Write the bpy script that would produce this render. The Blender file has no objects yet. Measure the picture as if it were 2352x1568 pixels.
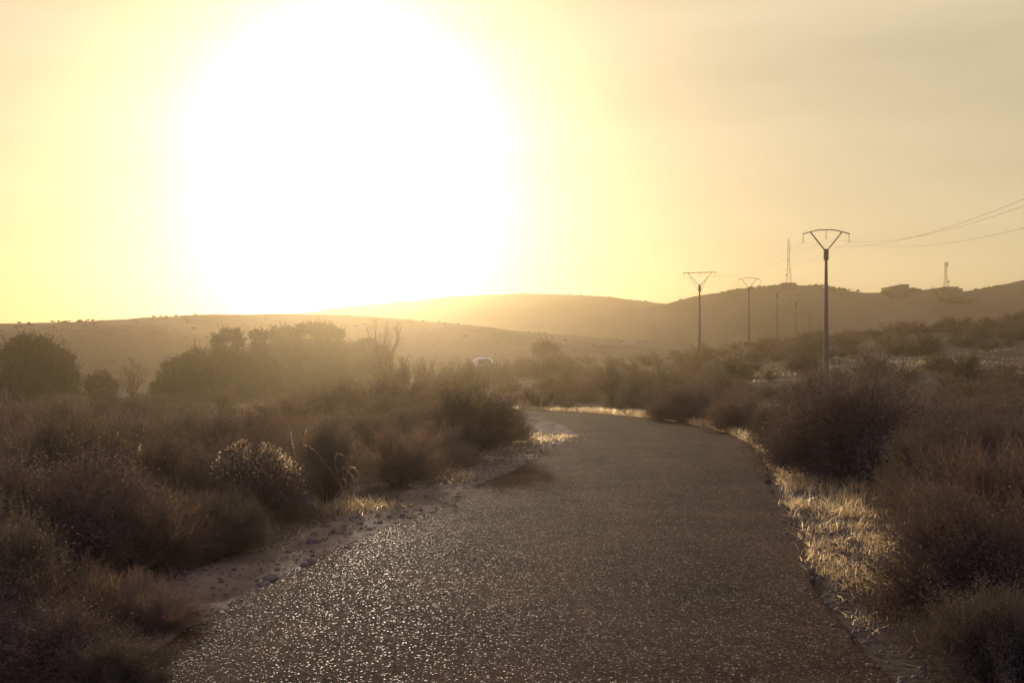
import bpy, math
import numpy as np
from mathutils import Vector

# ------------------------------------------------------------------ setup
S = bpy.context.scene
COL = S.collection
R = math.radians
F, CX, HY, CZ = 2290.0, 1176.0, 840.0, 1.6      # focal length / centre / eye level measured on the photograph

def P(px, py, Y):
    """world point seen at (px, py) of the photograph when it stands Y metres ahead"""
    return np.array([(px - CX) / F * Y, Y, CZ - (py - HY) / F * Y])

def X(px, Y):
    return (px - CX) / F * Y

# ------------------------------------------------------------------ noise
def vnoise(x, y, seed=0):
    x = np.asarray(x, float); y = np.asarray(y, float)
    xi = np.floor(x).astype(np.int64); yi = np.floor(y).astype(np.int64)
    fx = x - xi; fy = y - yi
    fx = fx * fx * (3 - 2 * fx); fy = fy * fy * (3 - 2 * fy)
    def h(a, b):
        n = (a * 374761393 + b * 668265263 + seed * 982451653) & 0xffffffff
        n = ((n ^ (n >> 13)) * 1274126177) & 0xffffffff
        n = (n ^ (n >> 16)) & 0xffff
        return n / 65535.0 * 2 - 1
    return ((h(xi, yi) * (1 - fx) + h(xi + 1, yi) * fx) * (1 - fy)
            + (h(xi, yi + 1) * (1 - fx) + h(xi + 1, yi + 1) * fx) * fy)

def fbm(x, y, oct=4, seed=0):
    s = 0; a = 1.0; f = 1.0
    for k in range(oct):
        s = s + a * vnoise(np.asarray(x) * f, np.asarray(y) * f, seed + k)
        a *= .5; f *= 2.03
    return s

def sstep(a, b, x):
    t = np.clip((np.asarray(x, float) - a) / (b - a), 0, 1)
    return t * t * (3 - 2 * t)

# ------------------------------------------------------------------ materials
def mat(name):
    m = bpy.data.materials.new(name); m.use_nodes = True
    nt = m.node_tree; nt.nodes.clear()
    out = nt.nodes.new('ShaderNodeOutputMaterial')
    return m, nt, out

def N(nt, t, **kw):
    n = nt.nodes.new(t)
    for k, v in kw.items():
        if k in n.inputs: n.inputs[k].default_value = v
        else: setattr(n, k, v)
    return n

def noise_tex(nt, scale, detail=4, rough=.55, coord='Object', vscale=None):
    tc = nt.nodes.new('ShaderNodeTexCoord')
    src = tc.outputs[coord]
    if vscale:
        mp = nt.nodes.new('ShaderNodeMapping'); mp.inputs['Scale'].default_value = vscale
        nt.links.new(src, mp.inputs['Vector']); src = mp.outputs[0]
    n = nt.nodes.new('ShaderNodeTexNoise')
    n.inputs['Scale'].default_value = scale; n.inputs['Detail'].default_value = detail
    n.inputs['Roughness'].default_value = rough
    nt.links.new(src, n.inputs['Vector'])
    return n

def ramp(nt, src, stops):
    r = nt.nodes.new('ShaderNodeValToRGB')
    e = r.color_ramp.elements
    while len(e) < len(stops): e.new(.5)
    for k, (p, c) in enumerate(stops):
        e[k].position = p; e[k].color = (*c, 1)
    nt.links.new(src, r.inputs['Fac'])
    return r

def simple(name, c0, c1, scale=3, rough=.8, bump=0, bscale=30, spec=.3, metallic=0):
    m, nt, out = mat(name)
    n = noise_tex(nt, scale)
    r = ramp(nt, n.outputs['Fac'], [(.3, c0), (.7, c1)])
    b = N(nt, 'ShaderNodeBsdfPrincipled', Roughness=rough, Metallic=metallic)
    b.inputs['Specular IOR Level'].default_value = spec
    nt.links.new(r.outputs[0], b.inputs['Base Color'])
    if bump:
        n2 = noise_tex(nt, bscale, 5)
        bp = N(nt, 'ShaderNodeBump', Strength=1.0, Distance=bump)
        nt.links.new(n2.outputs['Fac'], bp.inputs['Height'])
        nt.links.new(bp.outputs[0], b.inputs['Normal'])
    nt.links.new(b.outputs[0], out.inputs['Surface'])
    return m

def leaf_mat(name, c0, c1, trans, scale=2.0, tfac=.4, fwd=0., gloss=.6, spec=.3):
    m, nt, out = mat(name)
    n = noise_tex(nt, scale, 3)
    r = ramp(nt, n.outputs['Fac'], [(.3, c0), (.7, c1)])
    oi = nt.nodes.new('ShaderNodeObjectInfo')
    mul = N(nt, 'ShaderNodeMixRGB', blend_type='MULTIPLY', Fac=1.0)
    mr = N(nt, 'ShaderNodeMapRange'); mr.inputs['To Min'].default_value = .75; mr.inputs['To Max'].default_value = 1.25
    nt.links.new(oi.outputs['Random'], mr.inputs['Value'])
    nt.links.new(r.outputs[0], mul.inputs['Color1']); nt.links.new(mr.outputs[0], mul.inputs['Color2'])
    d = N(nt, 'ShaderNodeBsdfPrincipled', Roughness=gloss); d.inputs['Specular IOR Level'].default_value = spec
    t = N(nt, 'ShaderNodeBsdfTranslucent', Color=(*trans, 1))
    mx = N(nt, 'ShaderNodeMixShader', Fac=tfac)
    nt.links.new(mul.outputs[0], d.inputs['Base Color'])
    nt.links.new(d.outputs[0], mx.inputs[1]); nt.links.new(t.outputs[0], mx.inputs[2])
    last = mx
    if fwd:      # thin dry blades pass light on mostly forwards
        rf = N(nt, 'ShaderNodeBsdfRefraction', Roughness=.7, IOR=1.8, Color=(*trans, 1))
        last = N(nt, 'ShaderNodeMixShader', Fac=fwd)
        nt.links.new(mx.outputs[0], last.inputs[1]); nt.links.new(rf.outputs[0], last.inputs[2])
    nt.links.new(last.outputs[0], out.inputs['Surface'])
    return m

def asphalt_mat():
    m, nt, out = mat('asphalt')
    tc = nt.nodes.new('ShaderNodeTexCoord')
    big = noise_tex(nt, .5, 5)
    r = ramp(nt, big.outputs['Fac'], [(.3, (.030, .0160, .0108)), (.7, (.055, .0300, .0198))])
    # every stone chip of the dressing is a little facet with its own tilt
    vor = nt.nodes.new('ShaderNodeTexVoronoi'); vor.inputs['Scale'].default_value = 105
    vor2 = nt.nodes.new('ShaderNodeTexVoronoi'); vor2.inputs['Scale'].default_value = 30
    nt.links.new(tc.outputs['Object'], vor.inputs['Vector']); nt.links.new(tc.outputs['Object'], vor2.inputs['Vector'])
    geo = nt.nodes.new('ShaderNodeNewGeometry')
    def tilt(v, amt):
        s = N(nt, 'ShaderNodeVectorMath', operation='SUBTRACT'); s.inputs[1].default_value = (.5, .5, .5)
        nt.links.new(v.outputs['Color'], s.inputs[0])
        k = N(nt, 'ShaderNodeVectorMath', operation='MULTIPLY'); k.inputs[1].default_value = (amt, amt, amt * .3)
        nt.links.new(s.outputs[0], k.inputs[0]); return k
    t1, t2 = tilt(vor, .85), tilt(vor2, .35)
    a = N(nt, 'ShaderNodeVectorMath', operation='ADD'); a2 = N(nt, 'ShaderNodeVectorMath', operation='ADD')
    nt.links.new(t1.outputs[0], a.inputs[0]); nt.links.new(t2.outputs[0], a.inputs[1])
    nt.links.new(a.outputs[0], a2.inputs[0])
    bp = N(nt, 'ShaderNodeBump', Strength=1.0, Distance=.012); bp.invert = True
    nt.links.new(vor.outputs['Distance'], bp.inputs['Height'])
    nt.links.new(bp.outputs[0], a2.inputs[1])
    nm = N(nt, 'ShaderNodeVectorMath', operation='NORMALIZE'); nt.links.new(a2.outputs[0], nm.inputs[0])
    wear = noise_tex(nt, .9, 6, .65)
    wr = ramp(nt, wear.outputs['Fac'], [(.36, (.62, .60, .58)), (.62, (1.25, 1.22, 1.18))])
    wm = N(nt, 'ShaderNodeMixRGB', blend_type='MULTIPLY', Fac=1.0); nt.links.new(r.outputs[0], wm.inputs['Color1']); nt.links.new(wr.outputs[0], wm.inputs['Color2'])
    r = wm
    at = nt.nodes.new('ShaderNodeAttribute'); at.attribute_name = 'across'
    ab = N(nt, 'ShaderNodeMath', operation='ABSOLUTE'); nt.links.new(at.outputs['Fac'], ab.inputs[0])
    nz = N(nt, 'ShaderNodeMath', operation='MULTIPLY_ADD'); nz.inputs[1].default_value = .7; nt.links.new(wear.outputs['Fac'], nz.inputs[0]); nt.links.new(ab.outputs[0], nz.inputs[2])
    tr_ = ramp(nt, nz.outputs[0], [(0, (1.06,) * 3), (1, (1,) * 3)])
    e = tr_.color_ramp.elements; e[0].position = .0
    dv = N(nt, 'ShaderNodeMath', operation='DIVIDE'); dv.inputs[1].default_value = 2.6; nt.links.new(nz.outputs[0], dv.inputs[0]); nt.links.new(dv.outputs[0], tr_.inputs['Fac'])
    for pos, c in ((.26, 1.0), (.40, .80), (.55, .80), (.68, 1.04), (.86, 1.1), (.97, 1.5)):
        q = e.new(pos); q.color = (c, c * .985, c * .96, 1)
    e[-1].color = (1.7, 1.6, 1.5, 1)
    tk = N(nt, 'ShaderNodeMixRGB', blend_type='MULTIPLY', Fac=1.0); nt.links.new(r.outputs[0], tk.inputs['Color1']); nt.links.new(tr_.outputs[0], tk.inputs['Color2'])
    r = tk
    var = N(nt, 'ShaderNodeMixRGB', blend_type='MULTIPLY', Fac=.7)
    nt.links.new(r.outputs[0], var.inputs['Color1'])
    bw = N(nt, 'ShaderNodeRGBToBW'); nt.links.new(vor.outputs['Color'], bw.inputs[0])
    mr = N(nt, 'ShaderNodeMapRange'); mr.inputs['To Min'].default_value = .5; mr.inputs['To Max'].default_value = 1.6
    nt.links.new(bw.outputs[0], mr.inputs['Value']); nt.links.new(mr.outputs[0], var.inputs['Color2'])
    b = N(nt, 'ShaderNodeBsdfPrincipled', Roughness=.8)
    # most chips are dull and dusty, a few have a clean glassy face
    sep = nt.nodes.new('ShaderNodeSeparateColor'); nt.links.new(vor.outputs['Color'], sep.inputs[0])
    rr = N(nt, 'ShaderNodeMapRange', interpolation_type='SMOOTHSTEP'); rr.inputs['From Min'].default_value = .89; rr.inputs['From Max'].default_value = .985
    rr.inputs['To Min'].default_value = .85; rr.inputs['To Max'].default_value = .33
    nt.links.new(sep.outputs['Blue'], rr.inputs['Value']); nt.links.new(rr.outputs[0], b.inputs['Roughness'])
    rs = N(nt, 'ShaderNodeMapRange', interpolation_type='SMOOTHSTEP'); rs.inputs['From Min'].default_value = .89; rs.inputs['From Max'].default_value = .985
    rs.inputs['To Min'].default_value = .05; rs.inputs['To Max'].default_value = .30
    nt.links.new(sep.outputs['Blue'], rs.inputs['Value']); nt.links.new(rs.outputs[0], b.inputs['Specular IOR Level'])
    nt.links.new(var.outputs[0], b.inputs['Base Color']); nt.links.new(nm.outputs[0], b.inputs['Normal'])
    nt.links.new(b.outputs[0], out.inputs['Surface'])
    return m

M = {
 'asphalt': asphalt_mat(),
 'soil': simple('dry_soil', (.034, .025, .021), (.082, .060, .044), .35, .95, .03, 9, .1),
 'gravel': simple('gravel_track', (.060, .042, .030), (.145, .102, .070), 2.5, .85, .025, 26, .3),
 'hill': simple('hill_scrub_soil', (.072, .050, .032), (.155, .109, .068), .05, .95, .25, .6, .1),
 'stone': simple('stone', (.06, .046, .038), (.14, .108, .084), 8, .8, .01, 40, .3),
 'chip': simple('dusty_chip', (.034, .025, .020), (.075, .055, .042), 8, .8, .004, 60, .3),
 'concrete': simple('pole_concrete', (.028, .023, .021), (.052, .043, .039), 3, .8, .004, 40, .3),
 'steel': simple('dark_steel', (.025, .022, .02), (.05, .044, .04), 6, .55, 0, 1, .5, .6),
 'ceramic': simple('brown_insulator', (.06, .03, .02), (.10, .05, .03), 20, .3, 0, 1, .5),
 'plaster': simple('old_plaster', (.085, .058, .042), (.13, .09, .064), .6, .9, .02, 4, .2),
 'dark': simple('dark_opening', (.015, .013, .012), (.025, .022, .02), 3, .5),
 'bark': simple('bark', (.035, .026, .019), (.075, .055, .04), 6, .95, .01, 30, .1),
 'broom': leaf_mat('broom_twigs', (.070, .054, .051), (.115, .090, .080), (.20, .125, .06), 1.2, .38, .12, .6, .2),
 'olive': leaf_mat('olive_foliage', (.044, .039, .036), (.078, .068, .055), (.15, .105, .045), 1.2, .36, .10, .6, .2),
 'grey': leaf_mat('grey_twigs', (.075, .062, .060), (.125, .103, .094), (.21, .145, .08), 1.2, .38, .12, .6, .2),
 'dark_twig': leaf_mat('dark_twigs', (.044, .036, .038), (.075, .061, .058), (.15, .095, .05), 1.2, .36, .10, .6, .2),
 'dead': leaf_mat('dead_twigs', (.08, .058, .035), (.13, .092, .055), (.14, .09, .045), 1.2, .3),
 'leaf': leaf_mat('tree_leaves', (.024, .022, .016), (.048, .042, .029), (.06, .044, .018), .8, .25, 0, .6, .15),
 'straw': leaf_mat('dry_straw', (.30, .225, .13), (.46, .36, .22), (.88, .70, .44), 3, .62, .45, .30, .7),
 'tuft': leaf_mat('brown_grass', (.045, .033, .024), (.09, .066, .044), (.17, .108, .05), 1.5, .38, .10, .5, .3),
 'fluff': leaf_mat('white_fluff', (.42, .31, .17), (.60, .46, .28), (.95, .80, .54), 9, .75, .45, .35, .6),
 'rubber': simple('tyre_rubber', (.012, .012, .012), (.02, .02, .02), 10, .85),
}
m, nt, out = mat('car_paint')
b = N(nt, 'ShaderNodeBsdfPrincipled', Roughness=.25); b.inputs['Base Color'].default_value = (.78, .77, .74, 1)
b.inputs['Coat Weight'].default_value = .6
nt.links.new(b.outputs[0], out.inputs['Surface']); M['paint'] = m
m, nt, out = mat('car_glass')
b = N(nt, 'ShaderNodeBsdfPrincipled', Roughness=.05); b.inputs['Base Color'].default_value = (.03, .03, .03, 1)
nt.links.new(b.outputs[0], out.inputs['Surface']); M['glass'] = m

# ------------------------------------------------------------------ mesh builder
class MB:
    def __init__(s): s.v = []; s.f4 = []; s.n = 0; s.poly = []
    def quads(s, v, q):
        s.v.append(np.asarray(v, float).reshape(-1, 3)); s.f4.append(np.asarray(q, np.int64).reshape(-1, 4) + s.n)
        s.n += len(s.v[-1])
    def ngon(s, v, faces):
        s.v.append(np.asarray(v, float).reshape(-1, 3))
        for f in faces: s.poly.append([i + s.n for i in f])
        s.n += len(s.v[-1])
    def ribbons(s, pts, w, rng):
        """pts (n,k,3) polylines, w (n,k) half widths: thin randomly turned ribbons"""
        n, k, _ = pts.shape
        d = np.gradient(pts, axis=1)
        r = rng.normal(size=(n, 1, 3))
        side = np.cross(d, r); side /= np.linalg.norm(side, axis=2, keepdims=True) + 1e-9
        v = np.stack([pts - side * w[..., None], pts + side * w[..., None]], 2).reshape(-1, 3)
        i = (np.arange(n)[:, None] * k + np.arange(k - 1)[None]) * 2
        s.quads(v, np.stack([i, i + 1, i + 3, i + 2], -1))
    def tube(s, pts, rad, sides=6, cap=True):
        pts = np.asarray(pts, float); k = len(pts); rad = np.broadcast_to(rad, (k,))
        d = np.gradient(pts, axis=0); d /= np.linalg.norm(d, axis=1, keepdims=True) + 1e-9
        ref = np.array([1., 0, 0]) if abs(d[0][0]) < .8 else np.array([0, 1., 0])
        a = np.cross(d, ref); a /= np.linalg.norm(a, axis=1, keepdims=True) + 1e-9
        b = np.cross(d, a)
        th = np.arange(sides) / sides * 2 * math.pi
        v = pts[:, None] + rad[:, None, None] * (a[:, None] * np.cos(th)[None, :, None] + b[:, None] * np.sin(th)[None, :, None])
        v = v.reshape(-1, 3); q = []
        for i in range(k - 1):
            for j in range(sides):
                j2 = (j + 1) % sides
                q.append((i * sides + j, i * sides + j2, (i + 1) * sides + j2, (i + 1) * sides + j))
        base = s.n
        s.quads(v, q)
        if cap:
            s.poly.append([base + j for j in range(sides)][::-1]); s.poly.append([base + (k - 1) * sides + j for j in range(sides)])
    def bar(s, a, b, w, h=None):
        """rectangular bar from a to b"""
        h = h or w; a = np.asarray(a, float); b = np.asarray(b, float)
        d = b - a; d /= np.linalg.norm(d)
        ref = np.array([0, 0, 1.]) if abs(d[2]) < .95 else np.array([0, 1., 0])
        u = np.cross(d, ref); u /= np.linalg.norm(u); t = np.cross(u, d)
        o = [(-1, -1), (1, -1), (1, 1), (-1, 1)]
        v = [p + u * sx * w / 2 + t * sy * h / 2 for p in (a, b) for sx, sy in o]
        s.ngon(v, [(3, 2, 1, 0), (4, 5, 6, 7), (0, 1, 5, 4), (1, 2, 6, 5), (2, 3, 7, 6), (3, 0, 4, 7)])
    def box(s, lo, hi):
        x0, y0, z0 = lo; x1, y1, z1 = hi
        v = [(x0, y0, z0), (x1, y0, z0), (x1, y1, z0), (x0, y1, z0), (x0, y0, z1), (x1, y0, z1), (x1, y1, z1), (x0, y1, z1)]
        s.ngon(v, [(3, 2, 1, 0), (4, 5, 6, 7), (0, 1, 5, 4), (1, 2, 6, 5), (2, 3, 7, 6), (3, 0, 4, 7)])
    def leaves(s, pos, size, rng, aspect=.5, up=None):
        n = len(pos); a = rng.normal(size=(n, 3))
        if up is not None: a = a * .6 + np.asarray(up)
        a /= np.linalg.norm(a, axis=1, keepdims=True)
        b = np.cross(a, rng.normal(size=(n, 3))); b /= np.linalg.norm(b, axis=1, keepdims=True)
        size = np.broadcast_to(size, (n,))[:, None]
        v = np.stack([pos - a * size * .5, pos + b * size * .5 * aspect, pos + a * size * .5, pos - b * size * .5 * aspect], 1)
        s.quads(v, np.arange(n * 4).reshape(n, 4))
    def mesh(s, name):
        me = bpy.data.meshes.new(name)
        v = np.concatenate(s.v) if s.v else np.zeros((0, 3))
        f4 = np.concatenate(s.f4) if s.f4 else np.zeros((0, 4), np.int64)
        npoly = len(f4) + len(s.poly)
        loops = np.concatenate([f4.ravel()] + [np.array(p) for p in s.poly]) if npoly else np.zeros(0)
        tot = np.concatenate([np.full(len(f4), 4), np.array([len(p) for p in s.poly], np.int64)]).astype(np.int32)
        start = np.concatenate([[0], np.cumsum(tot)[:-1]]).astype(np.int32)
        me.vertices.add(len(v)); me.vertices.foreach_set('co', v.astype(np.float32).ravel())
        me.loops.add(len(loops)); me.loops.foreach_set('vertex_index', loops.astype(np.int32))
        me.polygons.add(npoly); me.polygons.foreach_set('loop_start', start); me.polygons.foreach_set('loop_total', tot)
        me.update(calc_edges=True); me.validate()
        return me

def smooth(me):
    me.polygons.foreach_set('use_smooth', [True] * len(me.polygons)); return me

def link(name, me, material=None, parent=None, loc=None):
    if isinstance(me, MB): me = me.mesh(name)
    if material is not None and not me.materials: me.materials.append(M[material])
    o = bpy.data.objects.new(name, me); COL.objects.link(o)
    if parent is not None: o.parent = parent
    if loc is not None: o.location = loc
    return o

def tag(o, label=None, cat=None, group=None, kind=None):
    if label: o['label'] = label
    if cat: o['category'] = cat
    if group: o['group'] = group
    if kind: o['kind'] = kind
    return o

def thing(name, loc, label, cat, group=None, rz=0, scale=None):
    o = bpy.data.objects.new(name, None); COL.objects.link(o)
    o.empty_display_size = .2
    o.location = loc; o.rotation_euler = (0, 0, rz)
    if scale is not None: o.scale = scale
    return tag(o, label, cat, group)

# ------------------------------------------------------------------ terrain
TP = np.array([-900, 0, 600, 1100, 1450, 1607, 1720, 1900, 2352, 3300.])
TY = np.array([-60, 0, 30, 50, 70, 90, 115, 140, 200, 330, 700.])
TZ = np.array([   # one row per column of the photograph, z at the distances TY
 [.2, 0, -.30, -.60, -.90, -.60, .5, 2, 4, 4, 3],
 [.2, 0, -.30, -.60, -.90, -.60, .5, 2, 4, 4, 3],
 [.2, 0, -.25, -.50, -.80, -.30, .8, 2, 4, 4, 3],
 [.2, 0, -.24, -.39, -.10, .50, 1.3, 2, 4, 4, 3],
 [.2, 0, -.24, -.35, .10, .90, 2.0, 3, 4.4, 5, 3],
 [.2, 0, -.24, -.30, .25, 1.1, 2.2, 3.3, 5.0, 6, 3],
 [.2, 0, -.24, -.20, .60, 1.9, 3.7, 4.2, 5.6, 6.5, 3],
 [.2, 0, -.24, -.10, 1.0, 2.6, 4.7, 5.0, 5.6, 6.5, 3],
 [.2, 0, -.24, 0, 1.4, 3.4, 6.2, 6.0, 6.0, 6.5, 3],
 [.2, 0, -.24, 0, 1.6, 4.0, 7.4, 7.4, 7, 7, 3]])
_fy = np.linspace(-60, 700, 1521)
_tz = np.array([np.interp(_fy, TY, r) for r in TZ])
_k = np.hanning(25); _k /= _k.sum()
_tz = np.array([np.convolve(np.pad(r, 12, mode='edge'), _k, 'valid') for r in _tz])

def base_z(x, y):
    x = np.asarray(x, float); y = np.asarray(y, float)
    px = CX + F * x / np.maximum(y, 18.)
    j = np.clip(np.searchsorted(TP, px) - 1, 0, len(TP) - 2)
    t = np.clip((px - TP[j]) / (TP[j + 1] - TP[j]), 0, 1); t = t * t * (3 - 2 * t) * .5 + t * .5
    i = np.clip((y + 60) / .5, 0, len(_fy) - 1.001); i0 = i.astype(int); f = i - i0
    z0 = _tz[j, i0] * (1 - f) + _tz[j, i0 + 1] * f
    z1 = _tz[j + 1, i0] * (1 - f) + _tz[j + 1, i0 + 1] * f
    return z0 * (1 - t) + z1 * t

# road centre line in plan (metres)
RC = np.array([(-1.6, -30), (-1.0, -14), (-.55, -3), (-.08, 5), (.30, 8), (.90, 10.7), (1.55, 14), (2.4, 18), (3.3, 23), (3.7, 27.5),
               (3.35, 33), (2.0, 38), (-.6, 42.6), (-3.8, 46.2), (-6.8, 51), (-8.2, 58), (-8.6, 66), (-7.6, 76), (-5.6, 86), (-3.2, 97), (-.6, 108), (1.5, 120)], float)
def catmull(p, n=24):
    q = np.vstack([2 * p[0] - p[1], p, 2 * p[-1] - p[-2]]); o = []
    for i in range(1, len(q) - 2):
        for t in np.arange(n) / n:
            a, b, c, d = q[i - 1], q[i], q[i + 1], q[i + 2]
            o.append(.5 * ((2 * b) + (-a + c) * t + (2 * a - 5 * b + 4 * c - d) * t ** 2 + (-a + 3 * b - 3 * c + d) * t ** 3))
    o.append(p[-1]); return np.array(o)
_rc = catmull(RC)
_s = np.concatenate([[0], np.cumsum(np.linalg.norm(np.diff(_rc, axis=0), axis=1))])
RL = np.arange(0, _s[-1], .2)
RX = np.interp(RL, _s, _rc[:, 0]); RY = np.interp(RL, _s, _rc[:, 1])
_tx = np.gradient(RX); _ty = np.gradient(RY); _l = np.hypot(_tx, _ty)
RNX, RNY = _ty / _l, -_tx / _l                          # to the right of the road
RZ = base_z(RX, RY)
_kk = np.hanning(61); _kk /= _kk.sum()
RZ = np.convolve(np.pad(RZ, 30, mode='edge'), _kk, 'valid')
HALF = 2.1

def road_info(x, y):
    """nearest centre point: signed distance (right positive), road z, index"""
    x = np.ravel(x); y = np.ravel(y)
    d = np.full(len(x), 99.); zr = np.zeros(len(x)); idx = np.zeros(len(x), int)
    near = np.where((x > -20) & (x < 14) & (y < 130))[0]
    sub = slice(None, None, 2)
    for c in np.array_split(near, max(1, len(near) // 4000)):
        if not len(c): continue
        dd = (x[c, None] - RX[None, sub]) ** 2 + (y[c, None] - RY[None, sub]) ** 2
        k = dd.argmin(1) * 2
        sg = (x[c] - RX[k]) * RNX[k] + (y[c] - RY[k]) * RNY[k]
        d[c] = np.sqrt(dd.min(1)) * np.sign(sg); zr[c] = RZ[k]; idx[c] = k
    return d, zr, idx

def ground_z(x, y):
    x = np.asarray(x, float); shp = x.shape; x = x.ravel(); y = np.asarray(y, float).ravel()
    amp = .05 + .12 * sstep(15, 60, y)
    z = base_z(x, y) + fbm(x * .35, y * .35, 4, 3) * amp + fbm(x * 2.1, y * 2.1, 2, 9) * .018
    d, zr, _ = road_info(x, y)
    w = 1 - sstep(3.3, 5.2, np.abs(d))
    z = z * (1 - w) + (zr - .040 + fbm(x * 1.4, y * 1.4, 3, 5) * .012) * w
    return z.reshape(shp)

def gz1(x, y): return float(ground_z(np.array([x]), np.array([y]))[0])

def grid_lines(a, b, fine_lo, fine_hi, step, grow):
    v = list(np.arange(fine_lo, fine_hi, step)); s = step
    hi = [fine_hi]
    while hi[-1] < b: s = min(s * grow, 8); hi.append(hi[-1] + s)
    s = step; lo = [fine_lo]
    while lo[-1] > a: s = min(s * grow, 8); lo.append(lo[-1] - s)
    return np.array(sorted(lo[1:]) + v + hi)

gx = grid_lines(-430, 430, -9, 9, .22, 1.06)
gy = grid_lines(-45, 580, 2, 50, .25, 1.05)
GX, GY = np.meshgrid(gx, gy)
GZ = ground_z(GX, GY)
def grid_quads(nr, nc):
    i = (np.arange(nr - 1)[:, None] * nc + np.arange(nc - 1)[None]).ravel()
    return np.stack([i, i + 1, i + nc + 1, i + nc], 1)
mb = MB(); mb.quads(np.stack([GX, GY, GZ], -1), grid_quads(*GX.shape))
tag(link('ground', smooth(mb.mesh('ground')), 'soil'), 'dry brown scrubland soil on both sides of the road', kind='structure')

# road
w_ = np.concatenate([[-1, -.985], np.linspace(-.96, .96, 15), [.985, 1]])
eL = HALF + .06 * vnoise(RL * .5, RL * 0, 21) + .035 * vnoise(RL * 3.1, RL * 0, 22)
eR = HALF + .06 * vnoise(RL * .4, RL * 0, 23) + .035 * vnoise(RL * 3.1, RL * 0, 24)
off = np.where(w_[None] < 0, w_[None] * eL[:, None], w_[None] * eR[:, None])
vx = RX[:, None] + RNX[:, None] * off; vy = RY[:, None] + RNY[:, None] * off
vz = RZ[:, None] + .035 * (1 - w_[None] ** 2) + .006 * fbm(vx * .7, vy * .7, 2, 30)
vz[:, 0] -= .03; vz[:, -1] -= .045
mb = MB(); mb.quads(np.stack([vx, vy, vz], -1), grid_quads(*vx.shape))
rm = smooth(mb.mesh('road')); ra = rm.attributes.new('across', 'FLOAT', 'POINT'); ra.data.foreach_set('value', off.astype(np.float32).ravel())
tag(link('road', rm, 'asphalt'), 'dark asphalt road curving right then left between the bushes', kind='structure')

# gravel shoulder on the left of the road
k = (RY > 3) & (RY < 34) & (RL < 75)
o_ = np.linspace(-3.15, -1.98, 32)
rl = np.arange(RL[k][0], RL[k][-1], .05)
cx, cy, nx, ny, cz = (np.interp(rl, RL, a) for a in (RX, RY, RNX, RNY, RZ))
vx = cx[:, None] + nx[:, None] * o_; vy = cy[:, None] + ny[:, None] * o_
edge = sstep(-3.15, -2.75, o_ + 0 * vx + .15 * vnoise(vx, vy, 40))
vz = cz[:, None] - .085 + .072 * edge + .016 * fbm(vx * 3.5, vy * 3.5, 3, 41) * edge + .016 * np.maximum(0, vnoise(vx * 9, vy * 9, 44) - .2) * edge
mb = MB(); mb.quads(np.stack([vx, vy, vz], -1), grid_quads(*vx.shape))
tag(link('gravel_shoulder', smooth(mb.mesh('gravel_shoulder')), 'gravel'), 'pale gravel shoulder along the left road edge', kind='structure')

# ------------------------------------------------------------------ hills
FACES = {}
def hill(name, prof, yr, yf, yb, label, zf, amp, seed, px0=-1100, px1=3500, bump=1.0):
    pxs = np.linspace(px0, px1, 520); pp = np.array(prof, float)
    ridge = np.interp(pxs, pp[:, 0], pp[:, 1])
    kk = np.hanning(9); kk /= kk.sum(); ridge = np.convolve(np.pad(ridge, 4, mode='edge'), kk, 'valid')
    t = (pxs - CX) / F
    if isinstance(yr, list): yr = np.interp(pxs, *zip(*yr)); yf = yr - 32.; yb = yr + 70.
    zr = CZ - (ridge - HY) / F * yr
    rows = []
    vv = np.concatenate([np.linspace(0, 1, 34), 1 + np.linspace(.04, 1, 16)])
    for v in vv:
        if v <= 1:
            y = yf + (yr - yf) * v
            s = v ** 1.15; s = s * (1 - .18 * (s - 1) * -1) if False else (s * .75 + .25 * math.sin(v * math.pi / 2))
            z = zf + (zr - zf) * s
        else:
            u = v - 1; y = yr + (yb - yr) * u
            z = zr - 1.5 * u - (zr + 2 - 1.5) * (u ** 1.7)
        x = t * yr * (.55 + .45 * y / yr)
        n = fbm(x / 34, y / 34, 3, seed) * amp * (0.15 if abs(v - 1) < .05 else 1) * min(1, abs(v - 1) * 4 + .12) + fbm(x / 3, y / 3, 2, seed + 5) * .07 * bump
        rows.append(np.stack([x, y + 0 * x, z + n], -1))
    a = np.array(rows); mb = MB(); mb.quads(a, grid_quads(a.shape[0], a.shape[1]))
    o = link(name, smooth(mb.mesh(name)), 'hill'); tag(o, label, kind='structure')
    FACES[name] = a
    return np.stack([t * yr, yr + 0 * t, zr], 1), pxs

rl_pts, rl_px = hill('left_hill', [(-1100, 690), (-400, 735), (0, 742), (120, 741), (235, 735), (450, 723), (690, 720), (850, 727), (1060, 745), (1250, 766), (1400, 778),
      (1530, 786), (1650, 797), (1800, 812), (2000, 840), (3500, 860)], [(-1100, 92), (0, 96), (250, 104), (600, 128), (900, 140), (3500, 140)], 103, 210, 'low brown hill across the left half', -.8, .8, 60)
rc_pts, rc_px = hill('middle_hill', [(-1100, 800), (300, 770), (600, 738), (680, 722), (760, 709), (850, 699), (980, 689), (1010, 683), (1100, 678), (1190, 674), (1330, 677),
      (1390, 681), (1450, 688), (1530, 698), (1700, 715), (2000, 740), (3500, 800)], 270, 215, 320, 'pale hazy hill in the middle distance', 4, 1.0, 70)
rr_pts, rr_px = hill('right_hill', [(-1100, 860), (1000, 800), (1300, 742), (1450, 712), (1530, 698), (1570, 686), (1620, 676), (1680, 668), (1720, 663), (1790, 656), (1840, 655), (1880, 658),
      (1940, 666), (1990, 673), (2035, 672), (2120, 669), (2200, 670), (2230, 668), (2270, 660), (2310, 652), (2352, 643), (2500, 615), (2900, 590), (3500, 640)], 230, 206, 285,
      'hazy brown hill at the right with masts on its crest', 4, .8, 80)

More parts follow.
